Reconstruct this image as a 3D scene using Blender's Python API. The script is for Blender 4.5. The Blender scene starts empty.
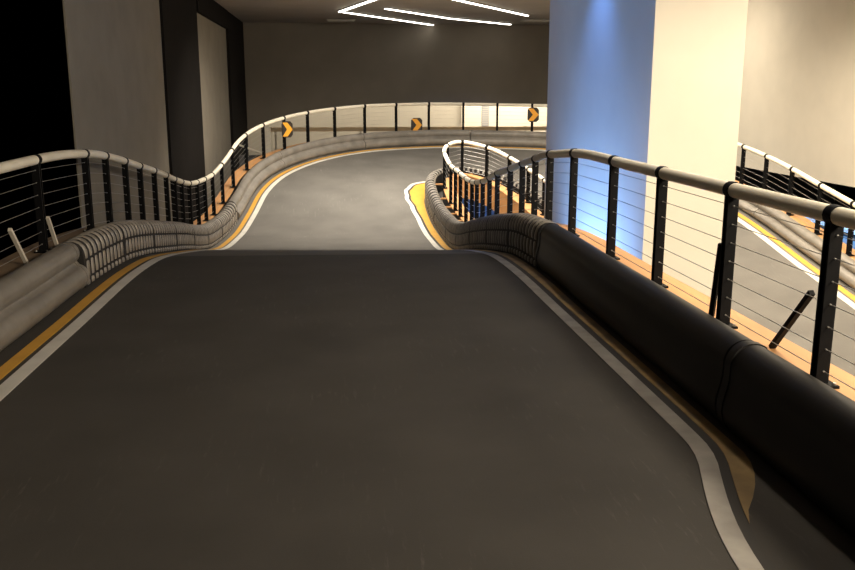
import bpy, bmesh, math, random
from mathutils import Vector, Matrix
random.seed(7)
S = bpy.context.scene
COL = S.collection
PI = math.pi

# ------------------------------------------------------------------ paths (metres; z = 0 is the near deck)
# paired stations: foot of the outer barrier | foot of the inner barrier
ST = [
 ((-2.40,-3.0,0),(2.09,-3.0,0)), ((-2.40,2.0,0),(2.09,2.0,0)), ((-2.40,7.0,0),(2.09,7.0,0)),
 ((-2.40,9.6,-.02),(2.09,9.4,-.02)), ((-2.40,10.5,-.08),(2.09,10.3,-.08)), ((-2.40,11.4,-.19),(2.09,11.2,-.20)),
 ((-2.40,12.6,-.37),(2.09,12.4,-.385)), ((-2.40,14.2,-.62),(2.09,14.0,-.665)), ((-2.40,15.8,-.90),(2.09,15.5,-.94)),
 ((-2.40,17.1,-1.08),(2.10,16.6,-1.06)), ((-2.36,18.2,-1.13),(2.10,17.5,-1.08)), ((-2.28,19.3,-1.10),(2.07,18.3,-1.04)),
 ((-2.13,20.4,-.85),(2.03,19.2,-.93)), ((-1.92,21.5,-.47),(2.00,19.9,-.75)), ((-1.60,22.5,-.22),(2.03,20.5,-.62)),
 ((-1.15,23.4,-.05),(2.15,21.0,-.53)), ((-.57,24.25,.08),(2.40,21.38,-.47)), ((.16,25.0,.18),(2.70,21.58,-.44)),
 ((1.0,25.55,.25),(3.0,21.63,-.44)), ((1.92,25.95,.28),(3.3,21.60,-.46)), ((2.92,26.2,.30),(3.6,21.47,-.50)),
 ((3.94,26.2,.29),(3.9,21.25,-.56)), ((4.93,26.05,.27),(4.2,20.9,-.65)), ((6.0,25.6,.25),(4.45,20.4,-.77)),
 ((7.2,24.6,.15),(4.65,19.8,-.90)), ((7.9,23.2,.02),(4.80,19.1,-1.03)), ((8.18,21.4,-.15),(4.90,18.3,-1.15)),
 ((8.25,18.8,-.37),(4.97,17.0,-1.30)), ((8.25,16.6,-.64),(5.0,15.5,-1.45)), ((8.25,14.4,-1.05),(5.0,14.0,-1.62)),
 ((8.25,12.2,-1.45),(5.0,12.0,-1.90)), ((8.25,8.0,-2.2),(5.0,8.0,-2.5)), ((8.25,4.0,-2.6),(5.0,4.0,-2.8)),
]
SUB = 40
def chain(P, n=SUB):
    out = []
    for i in range(len(P) - 1):
        p0, p1, p2, p3 = P[max(i-1, 0)], P[i], P[i+1], P[min(i+2, len(P)-1)]
        def m(a, b, c):       # finite-difference tangent scaled to this span
            da, db = (b - a).length, (c - b).length
            if da < 1e-6: return c - b
            if db < 1e-6: return b - a
            return ((b - a) / da * db + (c - b) / db * da) / (da + db)
        L = (p2 - p1).length
        t1 = m(p0, p1, p2) if i else (p2 - p1) / L
        t2 = m(p1, p2, p3) if i + 3 <= len(P) - 1 + 1 and i + 2 < len(P) else (p2 - p1) / L
        t1 = t1 if t1.length < 3 else t1 / t1.length
        t2 = t2 if t2.length < 3 else t2 / t2.length
        for k in range(n):
            t = k / n
            h = (2*t**3 - 3*t**2 + 1, t**3 - 2*t**2 + t, -2*t**3 + 3*t**2, t**3 - t**2)
            out.append(h[0]*p1 + h[1]*L*t1 + h[2]*p2 + h[3]*L*t2)
    out.append(P[-1].copy())
    return out
class Path:
    def __init__(s, pts, side):
        s.p = pts; s.side = side; s.d = [0.0]
        for a, b in zip(pts, pts[1:]): s.d.append(s.d[-1] + math.hypot(b.x-a.x, b.y-a.y))
        s.L = s.d[-1]; s.n = []
        for i in range(len(pts)):
            t = pts[min(i+2, len(pts)-1)] - pts[max(i-2, 0)]; t.z = 0; t.normalize()
            s.n.append(Vector((-t.y, t.x, 0)) * side)
    def at(s, d):
        d = min(max(d, 0), s.L); lo, hi = 0, len(s.d) - 1
        while hi - lo > 1:
            m = (lo + hi) // 2
            if s.d[m] <= d: lo = m
            else: hi = m
        k = (d - s.d[lo]) / max(s.d[hi] - s.d[lo], 1e-9)
        return s.p[lo].lerp(s.p[hi], k), s.n[lo].lerp(s.n[hi], k).normalized()
    def pt(s, d, u=0, v=0):
        p, n = s.at(d); return p + n*u + Vector((0, 0, v))
    def find(s, x=None, y=None, frm=0, to=1e9):
        best = min((i for i in range(len(s.p)) if frm <= s.d[i] <= to), key=lambda i: abs((s.p[i].x - x) if x is not None else (s.p[i].y - y)))
        return s.d[best]
OP = Path(chain([Vector(a) for a, b in ST]), 1)
IP = Path(chain([Vector(b) for a, b in ST]), -1)
# --- PATHS END

# ------------------------------------------------------------------ helpers
def link(o, parent=None):
    COL.objects.link(o)
    if parent: o.parent = parent
    return o
def mesh_obj(name, verts, faces, mat, parent=None, smooth=False):
    me = bpy.data.meshes.new(name); me.from_pydata([tuple(v) for v in verts], [], faces); me.update()
    bm = bmesh.new(); bm.from_mesh(me); bmesh.ops.recalc_face_normals(bm, faces=bm.faces); bm.to_mesh(me); bm.free()
    me.materials.append(mat)
    if smooth:
        me.polygons.foreach_set('use_smooth', [True]*len(me.polygons))
        if smooth is not True: me.set_sharp_from_angle(angle=math.radians(smooth))
    return link(bpy.data.objects.new(name, me), parent)
class MB:
    def __init__(s): s.v = []; s.f = []
    def add(s, v, f):
        b = len(s.v); s.v += [Vector(x) for x in v]; s.f += [tuple(b+i for i in q) for q in f]
    def box(s, c, size, rot=None):
        M = rot or Matrix.Identity(3); c = Vector(c); h = [x/2 for x in size]
        s.add([c + M @ Vector((i*h[0], j*h[1], k*h[2])) for i in (-1,1) for j in (-1,1) for k in (-1,1)],
              [(0,1,3,2),(4,6,7,5),(0,4,5,1),(2,3,7,6),(0,2,6,4),(1,5,7,3)])
    def tube(s, pts, r, n=10, caps=True, r2=None):
        pts = [Vector(p) for p in pts]; V = []; N = len(pts)
        up = None
        for i, p in enumerate(pts):
            t = (pts[min(i+1, N-1)] - pts[max(i-1, 0)]).normalized()
            ref = Vector((0,0,1)) if abs(t.z) < .9 else Vector((1,0,0))
            a = t.cross(ref).normalized(); b = t.cross(a).normalized()
            V += [p + (a*math.cos(2*PI*k/n) + b*math.sin(2*PI*k/n))*r for k in range(n)]
        F = [(i*n+k, i*n+(k+1) % n, (i+1)*n+(k+1) % n, (i+1)*n+k) for i in range(N-1) for k in range(n)]
        if caps: F += [tuple(range(n)), tuple(range((N-1)*n, N*n))]
        s.add(V, F)
    def sweep(s, path, prof, d0, d1, step=.1, closed=True, caps=True, du=lambda d: 0):
        N = max(2, int(math.ceil((d1-d0)/step)) + 1); m = len(prof); V = []
        for i in range(N):
            d = d0 + (d1-d0)*i/(N-1)
            p, n = path.at(d)
            V += [p + n*(u+du(d)) + Vector((0,0,v)) for u, v in prof]
        e = m if closed else m - 1
        F = [(i*m+k, i*m+(k+1) % m, (i+1)*m+(k+1) % m, (i+1)*m+k) for i in range(N-1) for k in range(e)]
        if caps and closed: F += [tuple(range(m)), tuple(range((N-1)*m, N*m))]
        s.add(V, F)
    def build(s, name, mat, parent=None, smooth=False): return mesh_obj(name, s.v, s.f, mat, parent, smooth)
def tag(o, label, cat, group=None):
    o['label'] = label; o['category'] = cat
    if group: o['group'] = group
    return o
def thing(name, label, cat, loc, group=None):
    o = link(bpy.data.objects.new(name, None)); o.location = loc; o.empty_display_size = .1
    return tag(o, label, cat, group)
def adopt(root, kids):               # parts are modelled in world space; keep them there under a root at the thing's base
    M = Matrix.Translation(-Vector(root.location))
    for k in kids:
        k.data.transform(M); k.parent = root
def struct(o): o['kind'] = 'structure'; return o

# ------------------------------------------------------------------ materials
def mat(name, col, rough=.6, metal=0., var=0., scale=8., bump=0., bscale=60., stretch=None, col2=None, spec=.5, emit=None):
    m = bpy.data.materials.new(name); m.use_nodes = True; nt = m.node_tree; nd = nt.nodes; L = nt.links
    b = nd['Principled BSDF']; b.inputs['Roughness'].default_value = rough; b.inputs['Metallic'].default_value = metal
    b.inputs['Specular IOR Level'].default_value = spec
    b.inputs['Base Color'].default_value = (*col, 1)
    tc = nd.new('ShaderNodeTexCoord'); mp = nd.new('ShaderNodeMapping'); L.new(tc.outputs['Object'], mp.inputs['Vector'])
    if stretch: mp.inputs['Scale'].default_value = stretch
    if var:
        n = nd.new('ShaderNodeTexNoise'); n.inputs['Scale'].default_value = scale; n.inputs['Detail'].default_value = 6
        L.new(mp.outputs[0], n.inputs['Vector'])
        r = nd.new('ShaderNodeValToRGB'); r.color_ramp.elements[0].position = .3; r.color_ramp.elements[1].position = .7
        c2 = col2 or tuple(min(1, c*(1+var)) for c in col); c1 = tuple(c*(1-var) for c in col) if not col2 else col
        r.color_ramp.elements[0].color = (*c1, 1); r.color_ramp.elements[1].color = (*c2, 1)
        L.new(n.outputs['Fac'], r.inputs['Fac']); L.new(r.outputs[0], b.inputs['Base Color'])
    if bump:
        n2 = nd.new('ShaderNodeTexNoise'); n2.inputs['Scale'].default_value = bscale; n2.inputs['Detail'].default_value = 3
        L.new(mp.outputs[0], n2.inputs['Vector'])
        bp = nd.new('ShaderNodeBump'); bp.inputs['Strength'].default_value = bump; bp.inputs['Distance'].default_value = .01
        L.new(n2.outputs['Fac'], bp.inputs['Height']); L.new(bp.outputs[0], b.inputs['Normal'])
    if emit:
        b.inputs['Emission Color'].default_value = (*emit[0], 1); b.inputs['Emission Strength'].default_value = emit[1]
    return m
def road_mat(name, col, sc):
    m = mat(name, col, rough=.75, spec=.25, var=.14, scale=1.3, bump=.1, bscale=140)
    nt = m.node_tree; nd = nt.nodes; L = nt.links; b = nd['Principled BSDF']
    src = b.inputs['Base Color'].links[0].from_socket
    tc = nd.new('ShaderNodeTexCoord')
    # fine pale scuffs: thresholded stretched noise, patchy
    mp = nd.new('ShaderNodeMapping'); mp.inputs['Scale'].default_value = (9, 1.1, 1); mp.inputs['Rotation'].default_value = (0,0,.5)
    n = nd.new('ShaderNodeTexNoise'); n.inputs['Scale'].default_value = 3.2; n.inputs['Detail'].default_value = 8; n.inputs['Roughness'].default_value = .7
    L.new(tc.outputs['Object'], mp.inputs[0]); L.new(mp.outputs[0], n.inputs['Vector'])
    r = nd.new('ShaderNodeValToRGB'); r.color_ramp.elements[0].position = .57; r.color_ramp.elements[1].position = .68
    L.new(n.outputs['Fac'], r.inputs['Fac'])
    n2 = nd.new('ShaderNodeTexNoise'); n2.inputs['Scale'].default_value = .9; n2.inputs['Detail'].default_value = 3
    L.new(tc.outputs['Object'], n2.inputs['Vector'])
    r2 = nd.new('ShaderNodeValToRGB'); r2.color_ramp.elements[0].position = .45; r2.color_ramp.elements[1].position = .65
    L.new(n2.outputs['Fac'], r2.inputs['Fac'])
    mu = nd.new('ShaderNodeMath'); mu.operation = 'MULTIPLY'; L.new(r.outputs[0], mu.inputs[0]); L.new(r2.outputs[0], mu.inputs[1])
    m2 = nd.new('ShaderNodeMath'); m2.operation = 'MULTIPLY'; L.new(mu.outputs[0], m2.inputs[0]); m2.inputs[1].default_value = .3
    mx = nd.new('ShaderNodeMix'); mx.data_type = 'RGBA'; L.new(m2.outputs[0], mx.inputs[0]); L.new(src, mx.inputs[6]); mx.inputs[7].default_value = (*[c*sc for c in col],1)
    L.new(mx.outputs[2], b.inputs['Base Color'])
    return m
M = dict(
 road=road_mat('rubber_track_mat', (.058,.054,.049), 3.5), road2=road_mat('grey_track_surface', (.132,.125,.115), 2.4),
 white=mat('white_line_paint', (.62,.60,.55), .6, var=.08, scale=5),
 yellow=mat('yellow_line_paint', (.62,.33,.045), .6, var=.08, scale=5),
 shadewhite=mat('shaded_white_paint', (.36,.34,.31), .65, var=.2, scale=5),  # line white darkened so the near right barrier's shade sits in the colour
 shadeyellow=mat('shaded_yellow_paint', (.26,.175,.075), .65, var=.35, scale=4),  # line yellow browned with the near right barrier's shade, mottled with dirt
 gap=mat('black_line_paint', (.03,.027,.024), .7),
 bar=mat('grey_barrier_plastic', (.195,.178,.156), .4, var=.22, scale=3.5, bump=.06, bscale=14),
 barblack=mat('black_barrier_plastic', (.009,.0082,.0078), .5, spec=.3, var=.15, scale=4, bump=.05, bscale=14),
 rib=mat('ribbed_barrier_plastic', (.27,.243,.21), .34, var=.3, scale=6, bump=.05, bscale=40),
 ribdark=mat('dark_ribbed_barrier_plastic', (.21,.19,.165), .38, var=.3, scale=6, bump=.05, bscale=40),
 core=mat('barrier_backing', (.016,.014,.013), .8),
 rail=mat('cream_handrail', (.88,.82,.68), .45, var=.05, scale=4),
 post=mat('black_post', (.005,.005,.0055), .6, var=.15, scale=10, spec=.12),
 cable=mat('steel_cable', (.42,.41,.39), .4, metal=.7),
 bolt=mat('zinc_bolt', (.55,.54,.52), .35, metal=.8),
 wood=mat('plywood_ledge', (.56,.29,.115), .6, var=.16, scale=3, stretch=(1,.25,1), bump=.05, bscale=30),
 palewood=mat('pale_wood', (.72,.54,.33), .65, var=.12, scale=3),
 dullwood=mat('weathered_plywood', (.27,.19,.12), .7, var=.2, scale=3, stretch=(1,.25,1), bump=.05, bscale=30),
 wall=mat('grey_wall_board', (.25,.226,.187), .9, spec=.15, var=.07, scale=2, bump=.12, bscale=120),
 dark=mat('dark_pillar_paint', (.014,.0125,.012), .9, spec=.06, var=.08, scale=2, bump=.08, bscale=100),
 black=mat('black_wall_paint', (.010,.010,.013), .9, spec=.05),
 bulk=mat('brown_bulkhead_board', (.20,.178,.146), .9, spec=.2, var=.06, scale=1.5, bump=.15, bscale=120),
 ceil=mat('ceiling_paint', (.42,.38,.34), .85, var=.06, scale=1),
 cream=mat('cream_column_plaster', (.80,.74,.62), .8, var=.04, scale=1.2, bump=.08, bscale=60),
 beige=mat('beige_wall_plaster', (.62,.58,.50), .85, var=.03, scale=2, bump=.12, bscale=120),
 hall=mat('pale_hall_wall', (.70,.65,.54), .8, var=.04, scale=1),
 halldim=mat('grey_hall_wall', (.42,.39,.33), .8, var=.06, scale=1),
 low=mat('lower_floor_concrete', (.10,.10,.105), .6, var=.2, scale=1),
 steel=mat('grey_steel_beam', (.35,.36,.38), .5, metal=.3),
 signblack=mat('sign_black', (.022,.018,.015), .5),
 orange=mat('sign_orange', (.85,.38,.03), .45),
 stick=mat('white_bar_paint', (.68,.62,.52), .5),
 vent=mat('vent_metal', (.5,.48,.44), .5),
 led=mat('lit_led_diffuser', (.9,.9,.9), .5, emit=((1,.93,.82), 9.)),
 ledbody=mat('led_housing', (.4,.4,.4), .5),
)

# ------------------------------------------------------------------ setting: track surface
NS = len(OP.p)
def ruling(i):
    a, b = OP.p[i], IP.p[i]; D = (b - a); W = D.length; return a, b, D/W, W
K = 12
def track_slab(name, i0, i1, m):
    v = []; f = []
    for i in range(i0, i1):
        a, b, D, W = ruling(i)
        a2 = a - D*.62; b2 = b + D*.72
        if i > SUB*27: b2 = b + D*.05
        for k in range(K+1): v.append(a2.lerp(b2, k/K))
    n = i1 - i0
    for i in range(n-1):
        for k in range(K): f.append((i*(K+1)+k, i*(K+1)+k+1, (i+1)*(K+1)+k+1, (i+1)*(K+1)+k))
    nv = len(v)
    v += [p - Vector((0,0,.12)) for p in v]
    f += [tuple(nv + j for j in reversed(q)) for q in f]
    f += [(i*(K+1), (i+1)*(K+1), nv+(i+1)*(K+1), nv+i*(K+1)) for i in range(n-1)]
    f += [(i*(K+1)+K, nv+i*(K+1)+K, nv+(i+1)*(K+1)+K, (i+1)*(K+1)+K) for i in range(n-1)]
    f += [(k, nv+k, nv+k+1, k+1) for k in range(K)]
    e = (n-1)*(K+1); f += [(e+k, e+k+1, nv+e+k+1, nv+e+k) for k in range(K)]
    struct(mesh_obj(name, v, f, m, smooth=40))
IS = int(SUB*4.6)
track_slab('floor', 0, IS+1, M['road'])          # dark rubber mat of the near deck
track_slab('floor_track', IS, NS, M['road2'])    # greyer surface of the lower lanes

def strip(name, side, fa, fb, m, lift, i0=0, i1=None):
    v = []; f = []
    i1 = NS if i1 is None else i1
    for i in range(i0, i1):
        a, b, D, W = ruling(i)
        t = i/SUB
        for d in (fa(t), fb(t)):
            v.append((a + D*d if side == 'o' else b - D*d) + Vector((0,0,lift)))
    n = len(v)//2
    f = [(2*i, 2*i+1, 2*i+3, 2*i+2) for i in range(n-1)]
    nv = len(v)                       # a paint film 3 mm thick
    v += [p - Vector((0,0,.003)) for p in v]
    f += [tuple(nv+j for j in reversed(q)) for q in f]
    f += [(2*i, 2*i+2, nv+2*i+2, nv+2*i) for i in range(n-1)] + [(2*i+1, nv+2*i+1, nv+2*i+3, 2*i+3) for i in range(n-1)]
    return struct(mesh_obj(name, v, f, m))
def interp(tab, t):
    if t <= tab[0][0]: return tab[0][1]
    for (a, x), (b, y) in zip(tab, tab[1:]):
        if t <= b:
            k = (t-a)/(b-a); k = k*k*(3-2*k); return x + (y-x)*k
    return tab[-1][1]
OUTW = [(0,.22),(40,.22)]
strip('white_outer_line', 'o', lambda t: .215, lambda t: .325, M['white'], .004)
strip('yellow_outer_line', 'o', lambda t: .075, lambda t: .175, M['yellow'], .004)
# inner line: wanders away from the barrier close to the camera and round the nose
INW = [(0,.9),(.95,.60),(1.1,.49),(1.21,.44),(1.25,.41),(1.288,.37),(1.346,.285),(1.43,.145),(1.5,.142),(1.6,.145),(2,.155),(3,.175),(4,.18),(9,.17),(11,.20),(12,.20),(13,.27),(14,.40),(15,.52),(16,.62),(17,.58),(18,.46),(19,.33),(20,.24),(21,.2),(33,.2)]
def lin(t):
    for (a, x), (b, y) in zip(INW, INW[1:]):
        if t <= b: return x + (y-x)*max(0, t-a)/(b-a)
    return INW[-1][1]
iw = lambda t: sum(lin(t+.035*(k/5)) for k in range(-5, 6))/11 if t < 2.5 else interp(INW, t)
strip('shaded_white_inner_line', 'i', lambda t: iw(t), lambda t: iw(t)+.10, M['shadewhite'], .004, i1=SUB*5+1)
strip('white_inner_line', 'i', lambda t: iw(t), lambda t: iw(t)+.10, M['white'], .004, i0=SUB*5)
strip('black_inner_line', 'i', lambda t: iw(t)-.05, lambda t: iw(t), M['gap'], .0035)
strip('shaded_yellow_inner_line', 'i', lambda t: max(0, min(1, (1.42-t)/.13))*(iw(t)-.055), lambda t: iw(t)-.055, M['shadeyellow'], .004, i0=int(SUB*1.29), i1=SUB*5+1)
strip('yellow_inner_line', 'i', lambda t: max(0, min(1, (1.42-t)/.13))*(iw(t)-.055), lambda t: iw(t)-.055, M['yellow'], .004, i0=SUB*5)

# ------------------------------------------------------------------ barriers
def arc(cx, cy, r, a0, a1, n): return [(cx+r*math.cos(math.radians(a0+(a1-a0)*i/n)), cy+r*math.sin(math.radians(a0+(a1-a0)*i/n))) for i in range(n+1)]
# cross-section, u = away from the road, v = up: two stacked rolls with a groove
PROF0 = [(.26,.01),(.05,.01)] + arc(.095,.125,.115,235,105,12) + arc(.165,.345,.108,225,55,14) + [(.255,.34)]
PROFB = [(.26,.01),(.05,.01),(.012,.06),(.0,.11),(.003,.16),(.014,.20),(.022,.23),(.030,.27)] + arc(.155,.335,.124,188,55,14) + [(.255,.34)]
SMOOTH_T = dict(grey=M['bar'], black=M['barblack'])
def smooth_barrier(path, d0, d1, kind, label, group, hk=1.):
    PROF = [(u, v*hk) for u, v in (PROFB if kind == 'black' else PROF0)]
    p = path.pt(d0, .13, 0)
    t = thing('crash_barrier', label, 'barrier', p, group)
    b = MB(); b.sweep(path, PROF, d0+.012, d1-.012, .12)
    kids = [b.build('barrier_roll', SMOOTH_T[kind], smooth=50)]
    c = MB()
    CP = [(u + (-.006 if u < .2 else .003), max(v + (.006 if v > .2 else 0), .006)) for u, v in PROF]
    c.sweep(path, CP, d1-.09, d1-.02, .07)
    kids.append(c.build('joint_collar', SMOOTH_T[kind], smooth=50))
    adopt(t, kids); return t
def rib_row(path, prof, d0, d1, sp, ribw):
    # one corrugated skin: rounded upright ribs with deep valleys between them
    b = MB(); n = int(round((d1-d0)/sp)); sp = (d1-d0)/n; m = len(prof); V = []; cu = .16; c = 0
    for i in range(n):
        dc = d0 + sp*(i+.5)
        for off, sh in ((-.5,.032),(-.47,.012),(-.36,.003),(-.15,0),(.15,0),(.36,.003),(.47,.012),(.5,.032)):
            p, nn = path.at(dc + off*ribw*sp); c += 1
            for j, (u, v) in enumerate(prof):
                uu = u + max(-1, min(1, (cu-u)/.05))*sh; vv = v - (sh*.9 if v > .36 else 0)
                V.append(p + nn*uu + Vector((0,0,vv)))
    b.add(V, [(a*m+k, a*m+k+1, (a+1)*m+k+1, (a+1)*m+k) for a in range(c-1) for k in range(m-1)])
    return b
RLOW = [(.04,.012),(.014,.02),(.010,.045),(.014,.068),(.04,.078)]
RMID = [(.04,.092),(.014,.10),(.009,.17),(.014,.246),(.04,.256)]
RTOP = [(.04,.27),(.016,.278),(.012,.31),(.018,.35),(.036,.395),(.07,.432),(.12,.455),(.18,.457),(.235,.432),(.265,.38)]
CORE = [(.24,.005),(.026,.005),(.026,.30),(.032,.345),(.048,.386),(.08,.42),(.125,.441),(.18,.443),(.23,.42),(.24,.36)]
def ribbed_panel(path, d0, d1, m, label, group, hk=1.):
    RT, RM, RL, CO = ([(u, v*hk) for u, v in q] for q in (RTOP, RMID, RLOW, CORE))
    t = thing('ribbed_barrier_panel', label, 'barrier', path.pt(d0, .13, 0), group)
    c = MB(); c.sweep(path, CO, d0+.004, d1-.004, .12)
    kids = [c.build('backing', M['core'])]
    kids.append(rib_row(path, RT, d0+.02, d1-.02, .16, .46).build('rib_row', m, smooth=60))
    kids.append(rib_row(path, RM, d0+.05, d1-.05, .16, .46).build('rib_row', m, smooth=60))
    kids.append(rib_row(path, RL, d0+.02, d1-.02, .16, .46).build('rib_row', m, smooth=60))
    s = MB(); s.sweep(path, [(u, v*hk) for u, v in ((.05,.078),(.03,.08),(.03,.09),(.05,.092))], d0+.01, d1-.01, .12)
    s.sweep(path, [(u, v*hk) for u, v in ((.05,.256),(.03,.258),(.03,.268),(.05,.27))], d0+.01, d1-.01, .12)
    kids.append(s.build('strap', M['core']))
    adopt(t, kids); return t
ORD = ['first','second','third','fourth','fifth','sixth','seventh','eighth','ninth','tenth','eleventh','twelfth','thirteenth','fourteenth']
o_a = OP.find(y=8.55, to=15); o_b = OP.find(y=19.9, to=26)
G = 'smooth grey barrier sections on the outer edge'
smooth_barrier(OP, .5, o_a, 'grey', 'smooth grey double-roll barrier at the near left track edge, ending at the ribbed panels', G)
nl = 7; w = (o_b-o_a)/nl
lt = ['ribbed grey barrier panel butted against the near left smooth barrier', 'second ribbed left barrier panel, at the hump crest beside the yellow line',
      'third ribbed left barrier panel, just past the hump crest', 'fourth ribbed left barrier panel, starting down into the dip',
      'fifth ribbed left barrier panel, below the lowest stretch of handrail', 'sixth ribbed left barrier panel, in the bottom of the dip',
      'last ribbed left barrier panel, before the smooth barrier climbs to the bend']
for k in range(nl): ribbed_panel(OP, o_a+k*w, o_a+(k+1)*w, M['rib'], lt[k], 'ribbed barrier panels on the left')
far = [('smooth grey barrier section climbing out of the dip, below the leftmost arrow sign'), ('smooth grey barrier section curving between the leftmost and the low arrow sign'),
       ('smooth grey barrier section at the back of the bend below the low arrow sign'), ('smooth grey barrier section at the bend, right end passing behind the blue column')]
o_c = OP.find(x=6.9, frm=25, to=40)
w = (o_c-o_b)/4
for k in range(4): smooth_barrier(OP, o_b+k*w, o_b+(k+1)*w, 'grey', far[k], G)
o_d = OP.find(y=20.5, frm=36); o_e = OP.find(y=9, frm=40)
w = (o_e-o_d)/3
rt_l = ['smooth barrier across the right return lane, part just right of the cream column', 'smooth barrier across the right return lane, middle part under the thin railing',
        'smooth barrier across the right return lane, nearest part at the picture edge']
for k in range(3): smooth_barrier(OP, o_d+k*w, o_d+(k+1)*w, 'grey', rt_l[k], G, .82)
G = 'smooth black barrier sections on the near right'
i_a = IP.find(y=4.45, to=12); i_b = IP.find(y=9.1, to=14)
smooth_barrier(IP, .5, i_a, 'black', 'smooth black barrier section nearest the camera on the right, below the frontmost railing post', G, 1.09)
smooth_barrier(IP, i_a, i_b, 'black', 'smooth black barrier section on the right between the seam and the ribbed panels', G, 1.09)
i_c = IP.find(y=16.2, frm=22)
nr = 12; w = (i_c-i_b)/nr
rl = ['ribbed black barrier panel joined to the near right smooth barrier', 'second ribbed right barrier panel, topping the crest beside the white line',
      'third ribbed right barrier panel, falling away past the crest', 'fourth ribbed right barrier panel, halfway down to the dip',
      'fifth ribbed right barrier panel, at the low point of the loop railing', 'sixth ribbed right barrier panel, in the dip by the yellow nose paint',
      'seventh ribbed right barrier panel, rising to the nose of the loop', 'ribbed barrier panel wrapping the yellow-painted nose of the loop',
      'ribbed barrier panel at the back left of the loop, seen through its railing', 'ribbed barrier panel at the back middle of the loop above the orange board',
      'ribbed barrier panel at the back right of the loop, close to the blue column', 'ribbed barrier panel of the return lane hidden mostly behind the blue column']
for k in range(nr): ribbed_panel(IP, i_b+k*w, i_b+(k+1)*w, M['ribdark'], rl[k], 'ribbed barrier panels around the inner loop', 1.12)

# ------------------------------------------------------------------ wooden ledges
LU0, LU1, LV = .335, .60, .375
def ledge(path, d0, d1, label, spacers=(), du=lambda d: 0, LV=LV, wood=M['wood']):
    t = thing('wooden_ledge', label, 'ledge', path.pt(d0, .47, 0))
    b = MB(); b.sweep(path, [(LU0,LV-.03),(LU1+.015,LV-.03),(LU1+.015,LV),(LU0,LV)], d0, d1, .12, du=du)
    kids = [b.build('top_board', wood, smooth=40)]
    b = MB(); b.sweep(path, [(LU1-.02,-.20),(LU1,-.20),(LU1,LV-.03),(LU1-.02,LV-.03)], d0, d1, .12, du=du)
    kids.append(b.build('fascia_board', wood, smooth=40))
    b = MB(); b.sweep(path, [(LU0,.002),(LU0+.03,.002),(LU0+.03,LV-.03),(LU0,LV-.03)], d0, d1, .12, du=du)
    kids.append(b.build('inner_board', M['core'], smooth=40))
    for d in spacers:
        p, n = path.at(d); R = Matrix(((n.x,-n.y,0),(n.y,n.x,0),(0,0,1)))
        g = LU0 + du(d) - .268
        b = MB(); b.box(p + n*(.266+g/2) + Vector((0,0,LV-.02)), (g,.07,.03), R)
        kids.append(b.build('spacer', M['wood']))
    adopt(t, kids); return t

# ------------------------------------------------------------------ railings
POST_R = [4.10,5.26,6.46,7.64,8.98,10.0,10.78,11.52,12.35,13.4,14.2,14.95,15.7,16.4,17.3,18.05,18.65,19.2]
def railing(name, label, path, ds, u0, hfun, extra0, extra1, curve_step=.15, braced=None, LV=LV, du=lambda d: 0, detail=0):
    uu = lambda d: u0 + du(d)
    base = path.pt(ds[0], u0, LV)
    t = thing(name, label, 'railing', base); off = Matrix.Translation(-base)
    def part(mb, nm, m, par=None, smooth=False):
        o = mb.build(nm, m, None, smooth); o.data.transform(off); o.parent = par or t; return o
    # handrail
    d = ds[0]-extra0; pts = []
    end = ds[-1]+extra1
    n = int((end-d)/curve_step)
    for i in range(n+1):
        dd = d + (end-d)*i/n
        pts.append(path.pt(dd, uu(dd), LV + hfun(dd)))
    b = MB(); b.tube(pts, .046, 14); part(b, 'handrail', M['rail'], smooth=60)
    # cables
    NCB = 7
    stops = ([d] if extra0 > .05 else []) + list(ds) + ([end] if extra1 > .05 else [])
    for k in range(NCB):
        fr = .09 + .80*k/(NCB-1) if True else 0
        b = MB(); b.tube([path.pt(q, uu(q), LV + hfun(q)*fr) for q in stops], .0028, 5)
        part(b, 'cable', M['cable'], smooth=60)
    for j, q in enumerate(ds):
        p, n = path.at(q); R = Matrix(((n.x,-n.y,0),(n.y,n.x,0),(0,0,1))); u = uu(q); c = p + n*u + Vector((0,0,LV)); h = hfun(q)
        b = MB()
        for s in (-1, 1): b.box(c + R @ Vector((0, s*.024, (h-.04)/2+.005)), (.068,.014,h-.05), R)
        b.box(c + R @ Vector((0,0,(h-.04)/2+.005)), (.03,.04,h-.06), R)
        po = part(b, 'post', M['post'])
        b = MB(); b.box(c + Vector((0,0,.007)), (.13,.17,.014), R)
        part(b, 'base_plate', M['post'], po)
        # collar round the handrail
        tq = (path.pt(q+.05, u, LV+hfun(q+.05)) - path.pt(q-.05, u, LV+hfun(q-.05))).normalized()
        cc = c + Vector((0,0,h)); b = MB(); b.tube([cc - tq*.034, cc + tq*.034], .0515, 14); part(b, 'collar', M['post'], po, 50)
        if j < detail:
            for k in range(NCB):
                z = h*(.09 + .80*k/(NCB-1)); b = MB()
                b.tube([c + R @ Vector((0, -.042, z)), c + R @ Vector((0, .042, z))], .005, 6); part(b, 'cable_ferrule', M['bolt'], po)
            for sx in (-1, 1):
                for sy in (-1, 1):
                    b = MB(); b.tube([c + R @ Vector((sx*.048, sy*.066, .012)), c + R @ Vector((sx*.048, sy*.066, .026))], .009, 6); part(b, 'bolt', M['bolt'], po)
        if braced and j == braced:
            a0 = c + R @ Vector((-.02,.13,.03)); a1 = c + R @ Vector((-.02,.062,h*.6)); dd = (a1-a0)
            b = MB(); b.tube([a0, a1], .022, 4); part(b, 'brace', M['post'], po)
    return t
U = .36
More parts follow.
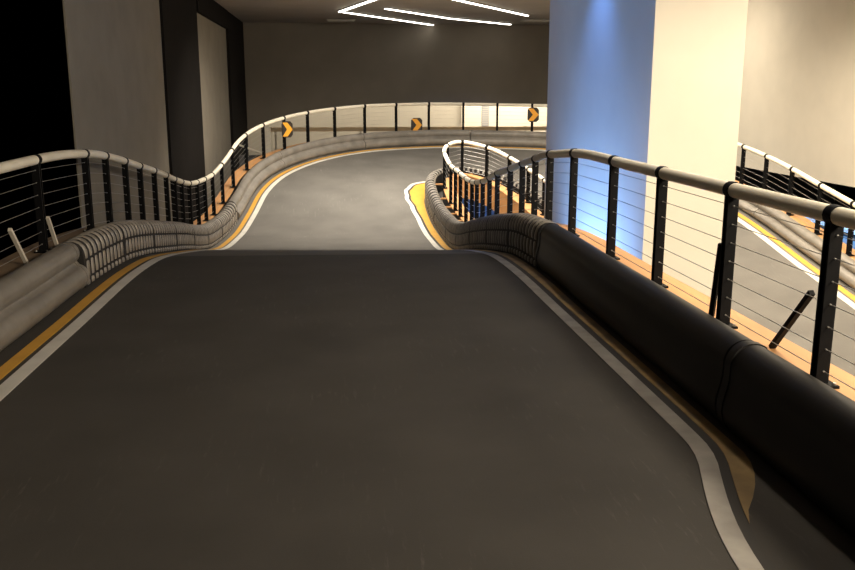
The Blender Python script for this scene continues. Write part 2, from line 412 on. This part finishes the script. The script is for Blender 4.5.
# right: near deck and loop
dR = [y + 3.0 if y < 9 else IP.find(y=y, to=24) for y in POST_R]
nose0 = dR[-1]
d = nose0
while d < IP.find(y=15.6, frm=24) - .9:
    d += .98 if d < nose0 + 6 else 1.1
    dR.append(d)
HR = [(0,.88),(11.3,.875),(13.1,.83),(14.1,.80),(15.4,.79),(16.4,.81),(17.5,.81),(18.6,.85),(19.7,.88),(21.2,.89),(22.6,.81),(24,.74),(99,.74)]
hR = lambda d: interp(HR, d)
duR = lambda d: .10*max(0, min(1, (d-16)/5))
railing('cable_railing', 'black-post cable railing with cream handrail along the near right edge and round the loop', IP, dR, U, hR, 2.2, .3, braced=1, du=duR, detail=7)
ledge(IP, .5, dR[-1]+.3, 'orange plywood ledge under the near right railing and round the loop', [q+.35 for q in dR if q > 17 and q < 28], du=duR)
# outer: left edge and round the far bend
dO = [OP.find(y=y, to=24) for y in (6.9,8.47,10.12,10.98,11.95,12.8,13.75,14.7,15.4,16.1,16.9,17.7,18.45,19.2,20.0,20.88)]
FAR_S = []
d = dO[-1]
while d < o_c - 1.0: d += .965; dO.append(d)
hO = lambda d: .86 if d < 22 else max(.83, .86 - .03*(d-22)/4)
railing('cable_railing', 'black-post cable railing with cream handrail down the left edge and round the far bend', OP, dO, U, hO, 4.0, .4, detail=5)
o_l = OP.find(y=12.2, to=18)
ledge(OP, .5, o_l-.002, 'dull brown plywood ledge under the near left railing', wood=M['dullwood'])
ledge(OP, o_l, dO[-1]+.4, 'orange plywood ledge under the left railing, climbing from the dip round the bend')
# return lane on the right
dT = []; d = o_d + .3
while d < o_e: dT.append(d); d += 1.05
railing('cable_railing', 'thin cable railing sloping down beyond the right return lane', OP, dT, U, lambda d: .87, .3, .3, LV=.29)
ledge(OP, o_d, o_e, 'orange plywood ledge under the sloping railing beyond the right return lane', LV=.29)

# ------------------------------------------------------------------ setting: building
def slab(name, x0, x1, y0, y1, z0, z1, m):
    b = MB(); b.box(((x0+x1)/2,(y0+y1)/2,(z0+z1)/2), (x1-x0,y1-y0,z1-z0)); return struct(b.build(name, m))
CZ = 4.15; LZ = -3.4
slab('floor_lower', -9, 20, -6, 42, LZ-.2, LZ, M['low'])
slab('ceiling', -9, 20, -6, 42, CZ, CZ+.2, M['ceil'])
slab('wall_left', -3.15, -3.13, 11.15, 31.5, LZ, CZ, M['wall'])
slab('pillar_1', -3.13, -3.08, 17.05, 21.25, LZ, CZ, M['dark'])
slab('pillar_2', -3.13, -3.05, 27.1, 31.5, LZ, CZ, M['dark'])
slab('beam', -3.13, -3.04, 21.25, 27.1, 3.64, CZ, M['dark'])
slab('wall_black', -9, -8.8, -6, 42, LZ, CZ, M['black'])
slab('wall_black_end', -8.8, -3.36, 16, 16.2, LZ, CZ, M['black'])
b = MB(); ou = [(-3.12,CZ),(-3.12,.46),(-2.4,.78),(-1.5,1.06),(-.7,1.24),(.3,1.36),(1.3,1.42),(14,1.42),(14,CZ)]; k = len(ou)
b.add([(x,31.5,z) for x, z in ou] + [(x,31.75,z) for x, z in ou], [tuple(range(k)), tuple(range(k,2*k))] + [(i,(i+1)%k,k+(i+1)%k,k+i) for i in range(k)])
struct(b.build('wall_far', M['bulk']))
slab('wall_hall', -9, 5.2, 37.0, 37.2, LZ, CZ, M['halldim'])
slab('wall_hall_bright', 5.2, 20, 36.8, 37.2, LZ, CZ, M['hall'])
slab('wall_right', 10.5, 10.7, -6, 31.5, -.05, CZ, M['beige'])
slab('wall_right_lower', 17, 17.2, -6, 37, LZ, CZ, M['black'])
slab('wall_lower', -3.1, 16.9, 28.4, 28.6, LZ, -.1, M['low'])
slab('wall_back', -9, 20, -6.2, -6, LZ, CZ, M['dark'])
slab('column', 3.6, 4.68, 10.0, 15.05, LZ, CZ, M['cream'])

# ------------------------------------------------------------------ LED lines on the ceiling
def led(pts, label, group='light lines on the ceiling'):
    p0 = Vector((*pts[0], CZ)); t = thing('led_light', label, 'light', p0, group)
    w = .075; V = []; 
    def ribbon(w, z0, z1):
        b = MB()
        for (ax, ay), (bx, by) in zip(pts, pts[1:]):
            a = Vector((ax, ay, 0)); c = Vector((bx, by, 0)); L = (c-a).length; dr = (c-a)/L; R = Matrix(((dr.x,-dr.y,0),(dr.y,dr.x,0),(0,0,1)))
            b.box((a+c)/2 + Vector((0,0,(z0+z1)/2)), (L+w*.5, w, z1-z0), R)
        return b
    adopt(t, [ribbon(.10, CZ-.04, CZ-.001).build('housing', M['ledbody']), ribbon(.085, CZ-.06, CZ-.04).build('diffuser', M['led'])])
led([(1.2,22.3),(.19,26.49),(3.39,31.35)], 'V-shaped bright light line, leftmost on the ceiling')
led([(1.46,25.45),(3.64,28.57)], 'short bright light line inside the V-shaped one, its left half')
led([(3.69,28.62),(5.99,30.8)], 'bright light line carrying on from the middle one to the far wall')
led([(2.6,22.1),(5.82,27.25)], 'bright light line on the right side of the ceiling near the column')
def vent(c, label):
    t = thing('ceiling_vent', label, 'vent', (c[0], c[1], CZ-.001), 'ceiling vents')
    b = MB(); b.box((c[0],c[1],CZ-.012), (.95,.55,.02)); k = [b.build('vent_frame', M['vent'])]
    b = MB()
    for i in range(6): b.box((c[0], c[1]-.2+.08*i, CZ-.032), (.85,.03,.02), Matrix.Rotation(.5, 3, 'X'))
    k.append(b.build('louvres', M['vent'])); adopt(t, k)
vent((.25,30.0), 'pale ceiling vent above the far wall, left of the light lines')
vent((6.6,29.6), 'pale ceiling vent above the far wall, near the blue column')

# ------------------------------------------------------------------ arrow signs
def sign(path, d, u, zc, label, w=.34, h=.42, cut=.07):
    # a black plate with an orange chevron, fixed on the road side of a railing post
    p, n = path.at(d); c = p + n*u + Vector((0,0,zc))
    vw = Vector((-c.x, -c.y, 0)).normalized(); fx = (-n*.6 + vw*.4).normalized() if n.dot(vw) < 0 else vw
    rx = Vector((0,0,1)).cross(fx).normalized()
    t = thing('arrow_sign', label, 'sign', c, 'black signs with an orange arrow')
    P = lambda a, b, e: c + rx*a + Vector((0,0,b)) + fx*e
    oct_ = [(-w/2+cut,-h/2),(w/2-cut,-h/2),(w/2,-h/2+cut),(w/2,h/2-cut),(w/2-cut,h/2),(-w/2+cut,h/2),(-w/2,h/2-cut),(-w/2,-h/2+cut)]
    def prism(poly, e0, e1, nm, m):
        k = len(poly); V = [P(a,b,e0) for a,b in poly]+[P(a,b,e1) for a,b in poly]
        F = [tuple(range(k)), tuple(range(k,2*k))]+[(i,(i+1)%k,k+(i+1)%k,k+i) for i in range(k)]
        return mesh_obj(nm, V, F, m)
    chev = [(-.15,.18),(.0,.18),(.16,.0),(.0,-.18),(-.15,-.18),(-.01,.0)]
    kids = [prism(oct_, .0, .012, 'plate', M['signblack']), prism(chev, .0125, .02, 'chevron', M['orange'])]
    b = MB(); R = Matrix((rx, fx, Vector((0,0,1)))).transposed(); b.box(c - fx*.02, (.05,.04,.2), R); kids.append(b.build('bracket', M['post']))
    adopt(t, kids)
sA = OP.find(x=-1.05, frm=20, to=34); sB = OP.find(x=2.47, frm=25, to=36); sC = OP.find(x=5.68, frm=28, to=40)
sign(OP, sA, U-.09, .36+.55, 'black sign with orange arrow, on the left rise of the bend railing')
sign(OP, sB, U-.045, .36+.24, 'black sign with orange arrow sitting low behind the far barrier')
sign(OP, sC, U-.09, LV+.56, 'black sign with orange arrow, on the bend railing beside the blue column')

# ------------------------------------------------------------------ leaning bars on the ledges
def bar(name, a, b, m, label, r=.015, group=None):
    a, b = Vector(a), Vector(b); k = MB(); dr = (b-a).normalized()
    x = dr.cross(Vector((0,0,1))).normalized(); y = dr.cross(x); R = Matrix((x, y, dr)).transposed()
    k.box((a+b)/2 - a, (r*2, r*2, (b-a).length), R)
    o = k.build(name, m); o.location = a; return tag(o, label, 'bar', group)
def on(path, d, u, v=LV): return path.pt(d, u, v)
G = 'leaning bars on the ledges'
bar('leaning_bar', on(OP, OP.find(y=8.19,to=12), .30, .012), on(OP, OP.find(y=7.50,to=12), .30, .74), M['stick'], 'white bar slanting up behind the smooth left barrier, nearest the picture edge', group=G)
bar('leaning_bar', on(OP, OP.find(y=9.36,to=12), .30, .012), on(OP, OP.find(y=8.48,to=12), .30, .70), M['stick'], 'white bar slanting up behind the left barrier where the ribbed panels begin', group=G)
bar('leaning_bar', on(OP, OP.find(y=12.97,to=15), .30, .012), on(OP, OP.find(y=12.02,to=15), .30, .74), M['stick'], 'thin pale bar slanting behind the ribbed left barrier at the crest', r=.011, group=G)
bar('leaning_bar', on(IP, IP.find(y=4.75,to=9), .435, LV+.002), on(IP, IP.find(y=4.42,to=9), .435, LV+.42), M['post'], 'black bar slanting up from the right ledge beside the frontmost post', r=.015, group=G)

# ------------------------------------------------------------------ things below and behind
def beam(name, a, b, w, h, label, group='steel beams on the lower level'):
    a, b = Vector(a), Vector(b); t = thing(name, label, 'beam', a, group); dr = (b-a).normalized(); L = (b-a).length
    x = dr.cross(Vector((0,0,1))).normalized(); y = x.cross(dr); R = Matrix((dr, x, y)).transposed(); c = (a+b)/2
    k = MB(); k.box(c, (L,.02,h), R); kids = [k.build('web', M['steel'])]
    for s in (1,-1):
        k = MB(); k.box(c + y*s*h/2, (L,w,.025), R); kids.append(k.build('flange', M['steel']))
    adopt(t, kids)
beam('steel_beam', (11.2,22,-.92), (11.2,16.0,-1.02), .22, .32, 'blue-lit steel beam low at the right picture edge, the upper of two')
beam('steel_beam', (11.8,22,-1.55), (11.8,15.5,-1.65), .22, .32, 'blue-lit steel beam low at the right picture edge, the lower of two')

t = thing('board_fence', 'long pale wooden board seen through the far bend railing', 'fence', (3.7,33,LZ))
b = MB(); b.box((3.7,33,.51), (12.6,.05,.15)); kids = [b.build('board', M['palewood'])]
for x in (-2.2,.9,4.0,7.1,9.6):
    b = MB(); b.box((x,33.06,(LZ+.6)/2), (.07,.07,.6-LZ)); kids.append(b.build('support', M['halldim']))
adopt(t, kids)
t = thing('wall_panel', 'grey upright panel on the bright wall behind the far bend', 'panel', (6.19,36.79,.47))
b = MB(); b.box((6.19,36.785,.88), (.30,.03,.82)); kids = [b.build('panel_face', M['steel'])]
b = MB()
for k in range(9): b.box((6.19,36.766,.54+.085*k), (.25,.008,.03))
kids.append(b.build('louvres', M['vent'])); adopt(t, kids)
t = thing('pale_post', 'pale upright post behind the railing left of the leftmost arrow sign', 'post', (-2.14,27.95,LZ))
b = MB(); b.box((-2.14,27.95,(LZ+.83)/2), (.26,.16,.83-LZ)); kids = [b.build('upright', M['hall'])]
b = MB(); b.tube([(-2.98,27.95,.25),(-2.27,27.95,-.02)], .03, 8); kids.append(b.build('brace', M['hall']))
adopt(t, kids)

# ------------------------------------------------------------------ lights
def area(name, loc, tgt, sx, sy, W, col, spread=None):
    l = bpy.data.lights.new(name, 'AREA'); l.shape = 'RECTANGLE'; l.size = sx; l.size_y = sy; l.energy = W; l.color = col
    if spread: l.spread = math.radians(spread)
    o = bpy.data.objects.new(name, l); COL.objects.link(o); o.location = loc
    o.rotation_euler = (Vector(tgt)-Vector(loc)).to_track_quat('-Z','Y').to_euler(); return o
def spot(name, loc, tgt, W, col, ang, blend=.5, size=.15):
    l = bpy.data.lights.new(name, 'SPOT'); l.energy = W; l.color = col; l.spot_size = math.radians(ang); l.spot_blend = blend; l.shadow_soft_size = size
    o = bpy.data.objects.new(name, l); COL.objects.link(o); o.location = loc
    o.rotation_euler = (Vector(tgt)-Vector(loc)).to_track_quat('-Z','Y').to_euler(); return o
WARM = (1,.86,.66)
area('lamp_return', (7,13,4.05), (7,13,0), 3, 10, 900, WARM, 150)
area('fill_wall', (8.6,22,3.9), (10.5,22,.8), 1.2, 8, 380, WARM)  # added fill that evens out the beige wall, hidden behind the column
area('lamp_bend', (1.8,20.2,4.05), (1.8,21.2,0), 6, 3.4, 930, (1,.9,.75), 140)
area('lamp_key', (5.2,-1.5,4.0), (2.4,7,.2), 1.6, 1.2, 1100, WARM)
area('fill_deck', (4.0,6,4.05), (3.6,6,0), 1, 12, 340, WARM)  # added overhead fill that lifts the near deck, out of view
area('fill_rail', (3.1,4,4.05), (3.05,4,0), 12, .4, 62, WARM, 38)  # made-up narrow fill: brightens the right handrail and ledge, rims the barrier top
area('lamp_hall', (7.5,34.3,3.9), (7.5,36.8,.6), 6, 1.5, 900, WARM)
area('lamp_hall_far', (0,34.3,3.9), (0,36.8,.6), 7, 1.5, 350, WARM)
spot('lamp_column', (5.2,1.5,3.9), (4.15,10,.6), 1350, WARM, 34, .7)
spot('lamp_blue', (2.95,11.7,-2.2), (3.7,11.9,.8), 2300, (.22,.44,1), 115, 1)
spot('lamp_blue_top', (2.95,12,4.0), (3.65,12.2,1), 130, (.12,.3,1), 80, 1)
area('lamp_blue_hall', (9.3,18.5,-1.15), (11.2,18.5,-1.15), 7, .4, 90, (.2,.5,1), 40)
area('lamp_blue_low', (4,22,-2.2), (4.2,28,-2.3), 2, .4, 45, (.15,.35,1), 50)
w = bpy.data.worlds.new('World'); S.world = w; w.use_nodes = True
w.node_tree.nodes['Background'].inputs[0].default_value = (.9,.8,.65,1); w.node_tree.nodes['Background'].inputs[1].default_value = .02

# ------------------------------------------------------------------ camera
th = math.atan(193/880); ps = math.atan(92.5/880*math.cos(th))
cam = bpy.data.cameras.new('Camera'); cam.sensor_width = 36; cam.lens = 880*36/855; cam.clip_end = 200
co = bpy.data.objects.new('Camera', cam); COL.objects.link(co); co.location = (0,0,1.85)
co.rotation_euler = (PI/2 - th, 0, -ps); S.camera = co
S.view_settings.view_transform = 'Standard'; S.view_settings.look = 'None'; S.view_settings.exposure = 0; S.view_settings.gamma = 1
S.view_settings.use_curve_mapping = False
